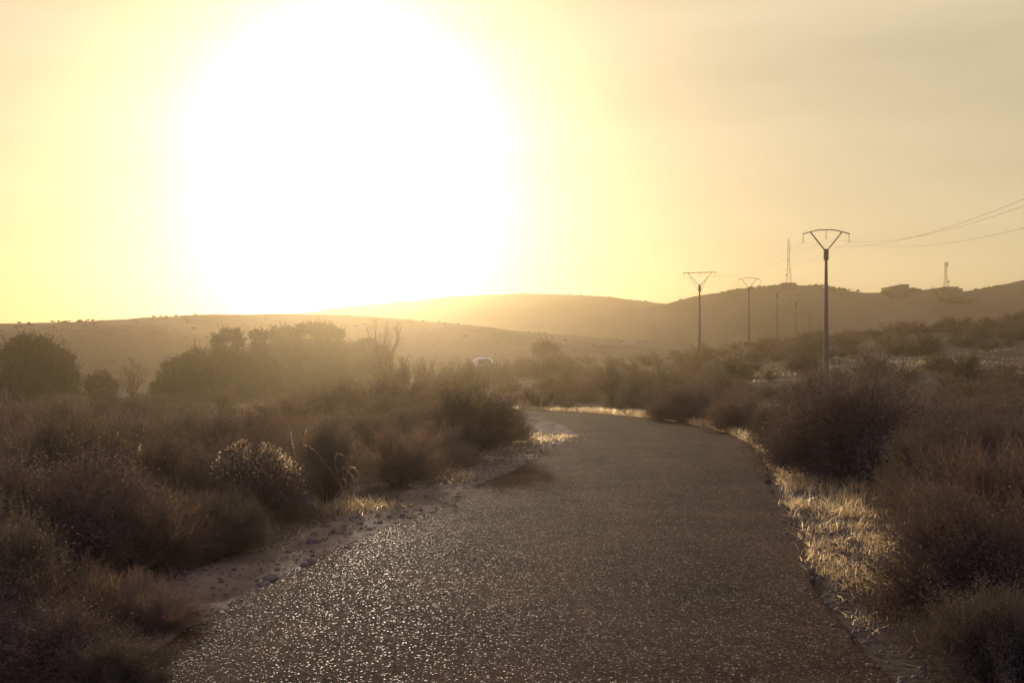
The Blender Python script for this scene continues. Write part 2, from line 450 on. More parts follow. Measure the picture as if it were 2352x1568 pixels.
def ridge_scrub(name, pts, pxs, rng, n, lo, hi, smin, smax, label, spread=3, face=None, nf=0):
    c = rng.uniform(lo, hi, n * 3)
    c = c[(vnoise(c / 40., c * 0, 77) + rng.uniform(-.5, .5, len(c))) > .1][:n]
    mb = MB()
    for q in c:
        p = np.array([np.interp(q, pxs, pts[:, k]) for k in range(3)])
        s = rng.uniform(smin, smax) * (1.6 if rng.random() < .12 else 1)
        p[1] += rng.uniform(-spread, 0); m_ = 26
        d = rng.normal(size=(m_, 3)); d /= np.linalg.norm(d, axis=1, keepdims=True); d *= rng.uniform(.5, 1, (m_, 1))
        d[:, 2] = np.abs(d[:, 2])
        mb.leaves(p + d * [s, s, s * .8] - [0, 0, .1], s * .8, rng, .8)
    if face:
        A = FACES[face]; lo_i = np.searchsorted(pxs, lo); hi_i = np.searchsorted(pxs, hi)
        ii = rng.integers(4, 33, nf); jj = rng.integers(lo_i, hi_i, nf)
        for i, j in zip(ii, jj):
            p = A[i, j] + [rng.uniform(-1, 1), rng.uniform(-.5, .5), 0]
            s = rng.uniform(.08, .24); d = rng.normal(size=(16, 3)); d /= np.linalg.norm(d, axis=1, keepdims=True); d[:, 2] = np.abs(d[:, 2])
            mb.leaves(p + d * [s * 1.5, s, s * .7], s * .9, rng, .8)
    tag(link(name, mb, 'leaf'), label, kind='stuff')
rng = np.random.default_rng(5)
ridge_scrub('hill_scrub', rl_pts, rl_px, rng, 80, -200, 1600, .09, .2, 'tiny dark scrub dotting the face and skyline of the left hill', face='left_hill', nf=330)
ridge_scrub('hill_scrub', rc_pts, rc_px, rng, 50, 650, 1530, .12, .3, 'faint scrub on the crest of the middle hill')
ridge_scrub('hill_scrub', rr_pts, rr_px, rng, 260, 1530, 2500, .2, .42, 'dark scrub roughening the face and crest of the right hill', face='right_hill', nf=260)

# ------------------------------------------------------------------ plants
def dome(rng, az):
    k = rng.uniform(0, 6.28, 4)
    return 1 + .10 * np.sin(2 * az + k[0]) + .09 * np.sin(3 * az + k[1]) + .06 * np.sin(5 * az + k[2])

def broom(seed, n_main=90, n_twig=2600, n_sub=6500, upright=0., w=1.0, flat=0., frm=.2):
    """unit bush (radius about 1, height about 1): (stems MB, twigs MB, tips)"""
    rng = np.random.default_rng(seed)
    az = rng.uniform(0, 2 * math.pi, n_main)
    th = np.arccos(1 - rng.uniform(0, 1, n_main) * (1 - math.cos(R(86 - 40 * upright))))
    d = np.stack([np.cos(az) * np.sin(th), np.sin(az) * np.sin(th), np.cos(th)], 1)
    L = rng.uniform(.72, 1.02, n_main) * dome(rng, az) * (1 + upright * rng.uniform(-.3, .35, n_main))
    b = np.stack([np.cos(az), np.sin(az), 0 * az], 1) * rng.uniform(0, .14, (n_main, 1))
    k = 7; s = np.linspace(0, 1, k)
    bow = (.22 * np.sin(th))[:, None] * (s * (1 - s))[None] * 2
    pts = b[:, None] + d[:, None] * (L[:, None] * s[None])[..., None]
    pts[..., 2] += bow * L[:, None]
    wob = np.cumsum(rng.normal(0, .018, (n_main, k, 3)), 1); pts += wob * s[None, :, None]
    pts[..., 2] = np.maximum(pts[..., 2], .01)
    stems = MB(); stems.ribbons(pts, w * np.linspace(.012, .003, k)[None] * rng.uniform(.7, 1.3, (n_main, 1)), rng)
    tw = MB()
    def shoot(parent, pd, n, s0, l0, l1, spread, up, ww):
        m_ = rng.integers(0, len(parent), n); sp = rng.uniform(s0, 1, n) * (parent.shape[1] - 1.001)
        i = sp.astype(int); f = (sp - i)[:, None]
        p = parent[m_, i] * (1 - f) + parent[m_, i + 1] * f
        dd = parent[m_, i + 1] - parent[m_, i]; dd /= np.linalg.norm(dd, axis=1, keepdims=True) + 1e-9
        dd = dd * 1.0 + rng.normal(0, spread, (n, 3)) + np.array([0, 0, up]); dd /= np.linalg.norm(dd, axis=1, keepdims=True)
        l = rng.uniform(l0, l1, n)[:, None]
        mid = p + dd * l * .5 + rng.normal(0, .012, (n, 3)); end = p + dd * l + np.array([0, 0, .03]) * l + rng.normal(0, .02, (n, 3))
        q = np.stack([p, mid, end], 1); q[..., 2] = np.maximum(q[..., 2], .005)
        tw.ribbons(q, ww * np.array([1, .75, .3])[None] * rng.uniform(.6, 1.3, (n, 1)), rng)
        return q
    t1 = shoot(pts, d, n_twig, frm, .14, .42, .42, .25 + upright * .5, .0042 * w)
    t2 = shoot(t1, None, n_sub, .15, .07, .24, .40, .2 + upright * .4, .0030 * w)
    return stems, tw, np.concatenate([t2[:, -1], t1[:, -1]])

def both(a, b):
    c = MB()
    for q in (a, b):
        off = c.n
        vs = np.concatenate(q.v); c.v.append(vs); c.f4 += [f + off for f in q.f4]; c.n += len(vs)
    return c

HERO = []          # (stem mesh, twig mesh, tips)
HMAT = ('broom', 'olive', 'grey', 'dark_twig')
for sd, kw in ((11, dict(n_main=110, n_twig=4200, n_sub=17000, w=.72)), (12, dict(n_main=90, n_twig=3800, n_sub=14000, upright=.3, w=.72)),
               (13, dict(n_main=80, n_twig=3200, n_sub=11000, upright=.7, w=.72)), (14, dict(n_main=130, n_twig=4800, n_sub=18000, w=.72))):
    st, tw, tips = broom(sd, **kw)
    a = st.mesh('stems'); a.materials.append(M['bark']); 
    if len(HERO) in (1, 3):                    # two kinds carry small leaves
        lr = np.random.default_rng(sd + 900); base_ = tips[lr.random(len(tips)) < .8]
        for rep_ in range(2): tw.leaves(base_ + lr.normal(0, .03, base_.shape), lr.uniform(.018, .04, len(base_)), lr, .45)
    bm_ = tw.mesh('twigs'); bm_.materials.append(M[HMAT[len(HERO)]])
    HERO.append((a, bm_, tips))
FAR = []
for sd, kw in ((21, dict(n_main=40, n_twig=900, n_sub=2200, w=2.2)), (22, dict(n_main=40, n_twig=800, n_sub=2000, w=2.2, upright=.4)),
               (23, dict(n_main=30, n_twig=420, n_sub=800, w=2.0, upright=.6)), (24, dict(n_main=50, n_twig=1100, n_sub=2600, w=2.4)),
               (25, dict(n_main=34, n_twig=600, n_sub=1500, w=2.0, upright=.2))):
    st, tw, tips = broom(sd, **kw)
    
    if sd in (21, 24):
        lr = np.random.default_rng(sd + 900); tw.leaves(tips + lr.normal(0, .04, tips.shape), lr.uniform(.04, .09, len(tips)), lr, .5)
    me = both(st, tw).mesh('shrub'); me.materials.append(M[('olive', 'dark_twig', 'broom', 'dark_twig', 'olive')[sd - 21]]); FAR.append(me)

BUSH_SPOTS = []
def bush(px, Y, w, h, kind, label, group=None, rz=None, name='broom_bush', sink=.03):
    """w, h in metres"""
    x = X(px, Y); z = gz1(x, Y) - sink
    rz = rz if rz is not None else (px * 1.7 % 6.28)
    o = thing(name, (x, Y, z), label, 'bush', group, rz, (w / 2, w / 2, h))
    a, b_, tips = HERO[kind]
    link('stems', a, None, o); link('twigs', b_, None, o)
    BUSH_SPOTS.append((x, Y, w / 2))
    return o, tips

GL, GR = 'broom bushes left of the road', 'broom bushes right of the road'
fl, fl_tips = bush(582, 11.2, 1.28, .88, 3, 'rounded bush left of the road with glowing white seed fluff over its top', GL)
fr = np.random.default_rng(44)
ok = fr.permutation(np.where((fl_tips[:, 2] > .32) & (np.linalg.norm(fl_tips, axis=1) > .82) & (np.linalg.norm(fl_tips, axis=1) < 1.08))[0])
# the fluff sits on the crown and the side that faces the road
ang = BUSH_SPOTS[-1]
crz = fl.rotation_euler[2]
wx = fl_tips[ok, 0] * math.cos(crz) - fl_tips[ok, 1] * math.sin(crz)
pr = np.clip((fl_tips[ok, 2] - .55) * 3, 0, 1) * np.clip(.62 + wx * .5, .12, 1) + .35 * np.clip(wx - .45, 0, 1)
pr = pr * np.clip(.75 + 1.1 * vnoise(fl_tips[ok, 0] * 4.5, fl_tips[ok, 1] * 4.5 + fl_tips[ok, 2] * 3, 13), .05, 1)
ok = ok[fr.random(len(ok)) < pr][:900]
mbf = MB()
for p in fl_tips[ok]:
    n_ = 7; d = fr.normal(size=(n_, 3)); d /= np.linalg.norm(d, axis=1, keepdims=True)
    r_ = fr.uniform(.014, .030)
    mbf.leaves(p + d * r_ * .5, r_ * 1.2, fr, .7)
tag(link('seed_fluff', mbf, 'fluff', fl), kind='stuff')

HB = [
 (752, 12.8, .95, .84, 1, 'wispy bush just right of the bush with white fluff', GL),
 (915, 14.6, 1.35, .78, 0, 'low rounded bush on the left verge, second from the road bend', GL),
 (1085, 19.4, 2.1, 1.16, 1, 'tall spiky bush left of the road where it bends', GL),
 (980, 22.5, 1.9, .74, 1, 'bush behind the tall spiky bush by the bend', GL),
 (820, 21.5, 2.3, .66, 3, 'hazy broad bush in the brightest glare left of the road', GL),
 (640, 20.5, 2.2, .72, 0, 'broad bush behind the bush with white fluff', GL),
 (450, 18.5, 2.0, .74, 1, 'bush behind and left of the bush with white fluff', GL),
 (270, 22.0, 2.9, .98, 3, 'broad flat-topped bush in front of the bare tree', GL),
 (60, 24.0, 3.0, .92, 0, 'low bush below the dark tree at the left edge', GL),
 (350, 11.4, 1.5, .80, 3, 'dark bush touching the left side of the bush with white fluff', GL),
 (180, 12.0, 1.7, .86, 1, 'dark bush under the two pale seed plumes', GL),
 (20, 13.0, 1.9, 1.0, 0, 'dark bush at the left edge of the photo, halfway down', GL),
 (90, 8.2, 1.7, .86, 3, 'large unlit bush near the lower left corner', GL),
 (330, 8.4, 1.3, .66, 0, 'unlit bush nearest to the gravel shoulder, lower left', GL),
 (520, 9.0, .85, .46, 1, 'small brown bush at the foot of the bush with white fluff', GL),
 (-60, 6.4, 1.3, .66, 1, 'unlit bush cut off by the left edge, lowest of all', GL),
 (150, 6.2, .95, .42, 0, 'low unlit bush just above the lower left corner', GL),
 (1960, 15.6, 2.75, 1.42, 3, 'big rounded bush right of the road with a lit upper rim', GR),
 (1800, 19.5, 1.3, .95, 1, 'upright bush behind the left flank of the big rounded right bush', GR),
 (1700, 27.5, 1.9, 1.05, 0, 'bush at the outer bend behind the bright dry grass', GR),
 (1575, 33.5, 2.4, 1.1, 3, 'broad bush at the outer bend, left of the tall pole foot', GR),
 (1480, 46.5, 2.4, 1.25, 1, 'bush beyond the bend between the bare tree and the broad bush', GR),
 (2190, 19.0, 3.0, 1.02, 0, 'dark bush behind the right flank of the big rounded right bush', GR),
 (2330, 14.0, 2.6, 1.0, 3, 'dark bush at the right edge of the photo, halfway down', GR),
 (2330, 9.2, 2.3, .95, 0, 'large black bush filling the right edge beside the verge', GR),
 (2180, 11.2, 1.7, .95, 1, 'dark wispy bush between the verge and the black right-edge bush', GR),
 (2330, 6.6, 1.5, .78, 3, 'black bush in the lower right corner', GR),
 (2150, 7.6, .62, .46, 1, 'small coppery lit shrub on the right verge near the corner', GR),
 (1900, 25.5, 2.6, .9, 3, 'bush at the foot of the nearest pole, behind the big rounded bush', GR),
 (2080, 30.0, 3.0, .9, 0, 'broad dark bush right of the nearest pole', GR),
 (1005, 17.2, 1.3, .66, 0, 'rounded bush between the tall spiky bush and the low verge bush', GL),
 (1135, 23.5, 1.5, .86, 3, 'bush behind the right flank of the tall spiky bush at the bend', GL),
 (720, 16.4, 1.7, .66, 2, 'feathery low bush in the glare behind the wispy bush', GL),
 (540, 15.2, 1.8, .90, 3, 'bush directly behind the left half of the bush with white fluff', GL),
 (230, 17.0, 2.2, .90, 2, 'feathery upright bush behind the pale seed plumes', GL),
 (60, 17.5, 2.4, .95, 3, 'dark bush at the left edge below the low far bush', GL),
 (60, 5.5, 1.0, .34, 3, 'dark low bush in the very lower left corner', GL),
 (255, 5.25, .6, .22, 1, 'smallest dark bush at the bottom, left of the asphalt', GL),
 (330, 6.3, .8, .34, 0, 'lowest unlit bush beside the asphalt in the lower left', GL),
 (2290, 5.3, .9, .42, 1, 'unlit low bush at the very bottom of the right edge', GR),
 (2270, 26.0, 3.0, .85, 1, 'dark bush near the right edge below the pale ground strip', GR),
]
for a in HB: bush(*a[:6], group=a[6])

# scattered shrubs of the scrubland: every one its own object, sharing a few meshes
rng = np.random.default_rng(31)
def shrub(x, Y, w, h, k, label, group):
    o = link('shrub', FAR[k]); o.location = (x, Y, gz1(x, Y) - .04)
    o.rotation_euler = (0, 0, rng.uniform(0, 6.28)); o.scale = (w / 2, w / 2, h)
    return tag(o, label, 'bush', group)
placed = list(BUSH_SPOTS); nsh = 0; tries = 0
cand = []
while nsh < 262 and tries < 9000:
    tries += 1
    if rng.random() < .74:
        px = rng.uniform(1180, 2440); Y = 36 + 76 * rng.random() ** 1.15
    else:
        px = rng.uniform(-60, 1180); Y = 26 + 62 * rng.random()
    if px > 1700 and 66 < Y < 84 and rng.random() < .93: continue       # the pale bare strip
    x = X(px, Y); w = rng.uniform(.9, 2.3) * (.8 + Y / 160); h = w * rng.uniform(.38, .62)
    if Y > 52 and px < 930: continue
    d = road_info([x], [Y])[0][0]
    if abs(d) < 2.6 + w / 2: continue
    top = HY - (gz1(x, Y) + h - CZ) * F / Y
    if 985 < px < 1150 and top < 842 and Y < 97: continue
    if any((x - a) ** 2 + (Y - b_) ** 2 < (.72 * (w / 2 + c)) ** 2 for a, b_, c in placed): continue
    placed.append((x, Y, w / 2)); nsh += 1
    if px > 1180:
        shrub(x, Y, w, h, rng.integers(0, 5), 'low dark shrub scattered on the dry slope right of the road', 'shrubs scattered over the right slope')
    else:
        shrub(x, Y, w, h * .72, rng.integers(0, 5), 'low hazy shrub scattered on the flat land left of the road', 'shrubs scattered over the left flat')
for px, Y, ty in [(735, 37, 893), (780, 39, 886), (828, 38, 880), (872, 40, 872), (918, 37, 872), (690, 40, 900), (952, 50, 842), (985, 54, 846), (1022, 47, 858), (1060, 58, 846), (905, 48, 848), (1035, 62, 850)]:
    x = X(px, Y)
    shrub(x, Y, 2.3, max(.45, CZ - (ty - HY) * Y / F - gz1(x, Y)), int(px) % 5, 'low hazy shrub scattered on the flat land left of the road', 'shrubs scattered over the left flat')
for px, Y, w, h, k in [(1106, 84, 2.6, 1.35, 0), (1128, 88, 2.2, 1.1, 3), (1080, 78, 2.2, .9, 3), (1150, 80, 2.4, 1.0, 0)]:
    zt = CZ - (833 + abs(px - 1108) * .12 - HY) * Y / F
    shrub(X(px, Y), Y, w, max(.5, zt - gz1(X(px, Y), Y)), k, 'low shrub right in front of the far white car, hiding its lower body', 'shrubs in front of the car')
# shrubs standing out along the crest of the right slope
for px, w, h, k in [(1655, 2.6, .7, 0), (1690, 2.4, .9, 4), (1725, 2.0, .7, 1), (1765, 2.5, .9, 0), (1800, 3, .8, 4), (1838, 2.6, .8, 1), (1872, 2.4, .9, 0), (1925, 2, .7, 3),
                    (1950, 2.6, .9, 0), (1985, 2.6, .8, 3), (2010, 2.2, .7, 0), (2046, 2.2, 1.5, 2), (2085, 2.8, 1.5, 3), (2106, 2.2, 1.7, 2), (2135, 2.6, 1.0, 4),
                    (2160, 2.6, 1.0, 0), (2196, 3.0, 1.6, 3), (2228, 1.8, .8, 0), (2252, 2.0, .8, 4), (2278, 2.6, 1.2, 3), (2310, 2, .9, 0), (2335, 2.4, 1.3, 3), (2365, 2, .9, 1)]:
    Y = 114 + rng.uniform(-1.5, 2)
    shrub(X(px, Y), Y, w * 1.25, h * 1.0, k, 'dark shrub standing against the haze on the crest of the right slope', 'shrubs along the right crest')

# ------------------------------------------------------------------ trees
def limb(a, b, rng, k=6, wob=.08):
    s = np.linspace(0, 1, k)[:, None]; p = a * (1 - s) + b * s
    L = np.linalg.norm(b - a); p[1:-1] += rng.normal(0, wob * L * .35, (k - 2, 3))
    return p

def leafy_tree(name, px, Y, clumps, label, group, seed, nleaf=3000, leaf=.12, zb=None, lean=0):
    """clumps: (px, py, radius m, depth offset m) as seen from the road"""
    rng = np.random.default_rng(seed)
    x0 = X(px, Y); z0 = gz1(x0, Y)
    o = thing(name, (x0, Y, z0), label, 'tree', group)
    org = np.array([x0, Y, z0])
    tr = MB(); cr = MB()
    C = [(P(a, b_, Y + dy) - org, r * 1.08 * (Y / 61 if Y > 64 else 1)) for a, b_, r, dy in clumps]
    top = max(c[2] for c, r in C)
    fork = np.array([lean * .3, 0, top * .28])
    tr.tube(limb(np.array([0, 0, -.15]), fork, rng, 5), np.linspace(.17, .12, 5) * (top / 4.5), 8)
    for c, r in C:
        tr.tube(limb(fork + rng.normal(0, .03, 3), c, rng, 7, .12), np.linspace(.07, .02, 7) * (top / 4.5), 5)
        n = int(nleaf * r * r * 1.5)
        d = rng.normal(size=(n, 3)); d /= np.linalg.norm(d, axis=1, keepdims=True)
        rad = r * rng.uniform(.30, .94, (n, 1)) * (1 + .16 * vnoise(d[:, :1] * 3 + seed, d[:, 2:] * 3 + c[0], 3))
        cr.leaves(c + d * rad, leaf * rng.uniform(.6, 1.3, n), rng, .55)
        # leafy shoots breaking the outline
        ns = int(90 * r * r) + 12
        sd = rng.normal(size=(ns, 3)); sd[:, 2] = sd[:, 2] * .7 + .6; sd /= np.linalg.norm(sd, axis=1, keepdims=True)
        sl = (.12 + .62 * rng.random(ns) ** 2.2) * min(1, .45 + r * .6)
        for q in range(ns):
            s = np.linspace(0, 1, 12)[:, None]
            base = c + sd[q] * r * .85
            up = np.array([0, 0, 1.]) * .4 + sd[q]; up /= np.linalg.norm(up)
            pts = base + up * sl[q] * s + rng.normal(0, .045, (12, 3)) * (1.2 - s)
            cr.leaves(pts, leaf * .8, rng, .5)
    for c, r in C:                       # skirts down to the ground
        n = int(nleaf * r * .8)
        f = rng.random((n, 1)) ** .8
        b_ = c * (1 - f) + np.array([c[0], c[1], 0.1]) * f
        cr.leaves(b_ + rng.normal(0, r * .42, (n, 3)) * [1, 1, .35], leaf * rng.uniform(.6, 1.3, n), rng, .55)
    link('trunk', smooth(tr.mesh('trunk')), 'bark', o); link('crown', cr, 'leaf', o)
    return o

GT = 'leafy trees left of the road'
leafy_tree('tree', 82, 54, [(48, 796, .62, 0), (30, 812, .62, .3), (80, 796, .62, -.2), (108, 804, .62, .2), (140, 832, .72, 0), (100, 850, 1.0, .3), (45, 860, 1.0, 0), (155, 868, .68, -.2), (110, 890, .95, .2), (160, 900, .6, 0), (60, 905, .9, -.3)],
           'dark dense tree with a sloping right side near the left edge', GT, 101)
leafy_tree('tree', -25, 55, [(-30, 795, .6, 0), (-15, 820, .5, 0), (-40, 860, .8, 0), (-15, 880, .55, .2)], 'dark tree cut off by the left edge', GT, 102)
leafy_tree('tree', 230, 58, [(212, 880, .5, 0), (235, 874, .55, .2), (255, 886, .45, 0), (230, 900, .6, 0)], 'small round dark tree beside the bare tree', GT, 103)
leafy_tree('tree', 415, 57, [(372, 868, .36, 0), (360, 890, .38, .2), (385, 843, .36, 0), (408, 832, .38, .2), (432, 826, .45, 0), (452, 818, .5, -.2), (420, 865, .75, 0), (465, 850, .8, .3), (400, 895, .8, 0), (455, 895, .8, 0)],
           'stepped tree at the left end of the hazy thicket', GT, 104)
leafy_tree('tree', 522, 62, [(497, 783, .40, 0), (516, 772, .45, 0), (537, 770, .45, .2), (549, 785, .4, 0), (505, 815, .65, .2), (545, 825, .75, 0), (520, 870, 1.0, 0), (570, 880, .9, .4), (560, 835, .7, .5), (485, 850, .8, .3), (500, 915, 1.0, -.5)],
           'tall twin-peaked tree rising over the stepped tree', GT, 105)
leafy_tree('tree', 590, 69, [(585, 770, .38, 0), (603, 772, .42, .2), (594, 805, .7, 0), (610, 850, .9, 0), (585, 860, .9, -.4), (600, 910, 1.0, -.4)], 'narrow tree between the twin-peaked tree and the broad tree', GT, 106)
leafy_tree('tree', 655, 80, [(632, 768, .45, 0), (655, 763, .45, .2), (678, 765, .42, 0), (693, 757, .4, -.2), (645, 805, .9, 0), (685, 810, .9, .2), (660, 870, 1.2, 0), (710, 850, 1.0, .4), (640, 900, 1.0, -.5), (700, 905, 1.0, -.5)],
           'broad hazy tree in the middle of the thicket', GT, 107)
leafy_tree('tree', 750, 86, [(717, 757, .46, 0), (738, 755, .42, .2), (757, 760, .45, 0), (778, 768, .4, 0), (740, 805, .95, 0), (785, 810, .7, .2), (765, 870, 1.1, 0), (815, 850, .8, 0), (815, 805, .5, 0), (838, 845, .6, .2), (850, 880, .8, 0), (800, 905, 1.0, -.4), (868, 905, .7, -.3), (846, 815, .35, .2)],
           'pale hazy tree at the right end of the thicket', GT, 108)

leafy_tree('tree', 862, 92, [(832, 795, .42, 0), (850, 790, .40, .2), (868, 803, .42, 0), (888, 818, .38, -.2), (850, 835, .75, 0), (885, 850, .65, .2), (862, 880, .95, 0), (905, 880, .5, 0)],
           'faintest tree of the thicket, behind its pale leafless end tree', GT, 110)

def bare_tree(px, Y, h, w, label, seed, n1=9, n2=60, n3=420, group='bare trees'):
    rng = np.random.default_rng(seed); x0 = X(px, Y); z0 = gz1(x0, Y)
    o = thing('bare_tree', (x0, Y, z0), label, 'tree', group)
    tr = MB(); tw = MB()
    fork = np.array([rng.normal(0, .05), 0, h * .22])
    tr.tube(limb(np.array([0, 0, -.15]), fork, rng, 5), np.linspace(.075, .055, 5) * h / 2.5, 7)
    L = []
    for q in range(n1):
        az = q / n1 * 6.28 + rng.uniform(-.3, .3); rr = w / 2 * rng.uniform(.25, .9)
        e = np.array([math.cos(az) * rr, math.sin(az) * rr, h * rng.uniform(.62, 1.0)])
        p = limb(fork - [0, 0, rng.uniform(0, h * .12)], e, rng, 7, .12); L.append(p)
        tr.tube(p, np.linspace(.035, .01, 7) * h / 2.5, 5)
    L = np.array(L)
    def sub(par, n, l0, l1, ww, spread):
        m_ = rng.integers(0, len(par), n); i = rng.integers(1, par.shape[1] - 1, n)
        p = par[m_, i]; d = par[m_, i + 1] - p; d /= np.linalg.norm(d, axis=1, keepdims=True)
        d = d + rng.normal(0, spread, (n, 3)) + [0, 0, .3]; d /= np.linalg.norm(d, axis=1, keepdims=True)
        l = rng.uniform(l0, l1, (n, 1)) * h
        q = np.stack([p, p + d * l * .33 + rng.normal(0, .012 * h, (n, 3)), p + d * l * .66 + rng.normal(0, .016 * h, (n, 3)), p + d * l], 1)
        tw.ribbons(q, ww * np.array([1, .8, .6, .3])[None] * np.ones((n, 1)), rng); return q
    a = sub(L, n2, .15, .38, .011, .4); b_ = sub(a, n3, .06, .2, .007, .45); sub(b_, n3 * 2, .03, .1, .005, .45)
    link('trunk', smooth(tr.mesh('trunk')), 'bark', o); link('twigs', tw, 'dead', o)
bare_tree(300, 57, 2.7, 1.8, 'leafless tree standing between the small round tree and the thicket', 201)
bare_tree(878, 76, 4.9, 3.6, 'pale leafless tree at the right end of the thicket', 202, 12, 110, 800)
bare_tree(930, 70, 2.5, 1.7, 'small leafless sapling right of the thicket', 203, 6, 40, 240)
bare_tree(1402, 43, 1.75, 2.0, 'leafless shrub-like tree beyond the far road edge', 204, 10, 70, 420)
leafy_tree('tree', 1253, 112, [(1243, 806, .55, 0), (1262, 804, .55, 0), (1252, 818, .75, .3)], 'small lone round tree on the slope right of the car', GT, 109, 200, .16)
for px, Y, h, w, sd, lb in [(1500, 58, 1.5, 2.0, 205, 'grey bare shrub on the slope left of the second pole'), (1985, 52, 1.7, 2.2, 206, 'bare spiky shrub just right of the nearest pole'),
                            (1645, 66, 1.4, 2, 207, 'bare shrub just right of the second pole foot')]:
    bare_tree(px, Y, h, w, lb, sd, 8, 50, 260)

# ------------------------------------------------------------------ dry grass
def blades(mb, pos, h, w, rng, lean=.35, curl=.35):
    n = len(pos); a = rng.uniform(0, 6.28, n)
    d = np.stack([np.cos(a), np.sin(a), 0 * a], 1) * (np.abs(rng.normal(0, lean, n)) + .03)[:, None]
    h = np.broadcast_to(h, (n,))[:, None]
    p1 = pos + (d * .4 + [0, 0, .55]) * h; p2 = pos + (d * (1 + curl) + [0, 0, 1 - .12 * 1]) * h
    mb.ribbons(np.stack([pos, p1, p2], 1), np.array([1, .8, .15])[None] * np.broadcast_to(w, (n,))[:, None], rng)

def verge(rng, y0, y1, d0, d1, n, dens):
    yy = rng.uniform(y0, y1, n); dd = rng.uniform(d0, d1, n)
    # choose centre points by distance along the road between those y (front part of the road only)
    fr_ = np.where((RY >= y0) & (RY <= y1) & (RL < 80))[0]
    k_ = rng.choice(fr_, n); j = rng.uniform(-.1, .1, n)
    x = RX[k_] + RNX[k_] * dd + j * RNY[k_]; y = RY[k_] + RNY[k_] * dd + j * RNX[k_]
    keep = dens(x, y, np.abs(dd))
    x, y = x[keep], y[keep]
    return np.stack([x, y, ground_z(x, y) - .01], 1)

rng = np.random.default_rng(71)
gr = MB()
def clumpy(th, sc=1.6, seed=90):
    return lambda x, y, d: (fbm(x * sc, y * sc, 2, seed) + rng.uniform(-.35, .35, len(x))) > th
# right verge: tufts by the asphalt edge, thinning towards the camera
p = verge(rng, 12.2, 26, 2.22, 3.1, 5200, clumpy(.12)); blades(gr, p, rng.uniform(.06, .24, len(p)), .0032, rng)
p = verge(rng, 9.4, 13.8, 2.15, 3.5, 9000, clumpy(.30, 3.4)); blades(gr, p, rng.uniform(.04, .15, len(p)), .0030, rng, .55)
p = verge(rng, 14, 25, 2.15, 3.3, 9000, clumpy(.12, 2.4)); blades(gr, p, rng.uniform(.10, .28, len(p)), .0036, rng)
p = verge(rng, 24, 41, 2.1, 3.0, 9000, clumpy(-.25)); blades(gr, p, rng.uniform(.08, .34, len(p)), .006, rng)
p = verge(rng, 40, 46, 2.1, 2.9, 4000, clumpy(-.25)); blades(gr, p, rng.uniform(.06, .24, len(p)), .008, rng)
p = verge(rng, 31, 42, 4.2, 7.5, 3500, clumpy(.35, .8)); blades(gr, p, rng.uniform(.06, .2, len(p)), .006, rng)
p = verge(rng, 4.2, 9.8, 2.15, 3.5, 8000, clumpy(.36, 2.6)); blades(gr, p, rng.uniform(.02, .09, len(p)), .0020, rng, .9)
p = verge(rng, 8.0, 13.0, 2.05, 2.5, 2600, clumpy(.15, 2.6)); blades(gr, p, rng.uniform(.03, .13, len(p)), .0026, rng, .5)
# coppery patch by the small shrub
c = np.array([X(2085, 7.4), 7.4]); q = c + rng.normal(0, [.16, .35], (900, 2)); p = np.column_stack([q, ground_z(q[:, 0], q[:, 1])])
blades(gr, p, rng.uniform(.05, .2, len(p)), .0018, rng, .5)
# left: clump at the shoulder, inside of the bend, and a few more
for px, Y, sx, sy, n, h in [(822, 12.0, .22, .25, 900, .16), (1040, 15.6, .25, .5, 420, .14), (1213, 24.6, .5, .8, 1500, .15), (1300, 25.5, .15, .3, 250, .12), (690, 10.2, .35, .3, 160, .1), (1165, 22.5, .4, .8, 400, .14)]:
    q = np.array([X(px, Y), Y]) + rng.normal(0, [sx, sy], (n, 2)); p = np.column_stack([q, ground_z(q[:, 0], q[:, 1]) - .01])
    blades(gr, p, rng.uniform(.3, 1.1, n) * h, .0032, rng, .5)
n = 14000
Y = rng.uniform(62, 88, n); px_ = rng.uniform(1640, 2460, n); x = (px_ - CX) / F * Y
kp = (fbm(x * .22, Y * .5, 3, 98) + rng.uniform(-.3, .3, n) + .5 - np.abs(Y - 75) / 13) > .25
x, Y = x[kp], Y[kp]; p = np.column_stack([x, Y, ground_z(x, Y) - .01])
blades(gr, p, rng.uniform(.05, .16, len(p)), .013, rng, .6)
tag(link('dry_grass', gr, 'straw'), 'sunlit golden dry grass along the road edges and on the right slope', kind='stuff')

# brown grass over the open ground
tu = MB()
n = 90000
Y = 4 + 110 * rng.random(n) ** 1.5; t = rng.uniform(-.62, .62, n); x = t * Y
d, _, _ = road_info(x, Y)
kp = (np.abs(d) > 3.5) & ((fbm(x * .5, Y * .5, 3, 95) + rng.uniform(-.4, .4, n)) > -.1) & ~((d > 0) & (d < 4.2) & (Y < 45))
x, Y = x[kp], Y[kp]; p = np.column_stack([x, Y, ground_z(x, Y) - .01])
blades(tu, p, rng.uniform(.08, .34, len(p)) * (1 + Y / 150), .0022 + Y * .00016, rng, .45)
n = 110000
Y = 3.2 + 15 * rng.random(n); t = rng.uniform(-.62, .62, n); x = t * Y
d, _, _ = road_info(x, Y)
near_gap = 2.12 + .85 * sstep(6.8, 8.8, Y)
kp = ((d < -near_gap) & ((fbm(x * .9, Y * .9, 3, 96) + rng.uniform(-.5, .5, n)) > -.25)) | ((d > 2.3 + .8 * sstep(9, 10, Y) * (1 - sstep(13, 14.5, Y))) & ((fbm(x * .9, Y * .9, 3, 97) + rng.uniform(-.5, .5, n)) > -.1))
x, Y = x[kp], Y[kp]; p = np.column_stack([x, Y, ground_z(x, Y) - .01])
blades(tu, p, rng.uniform(.04, .20, len(p)), .0022, rng, .5)
n = 60000                                               # the scrubland goes on to both sides
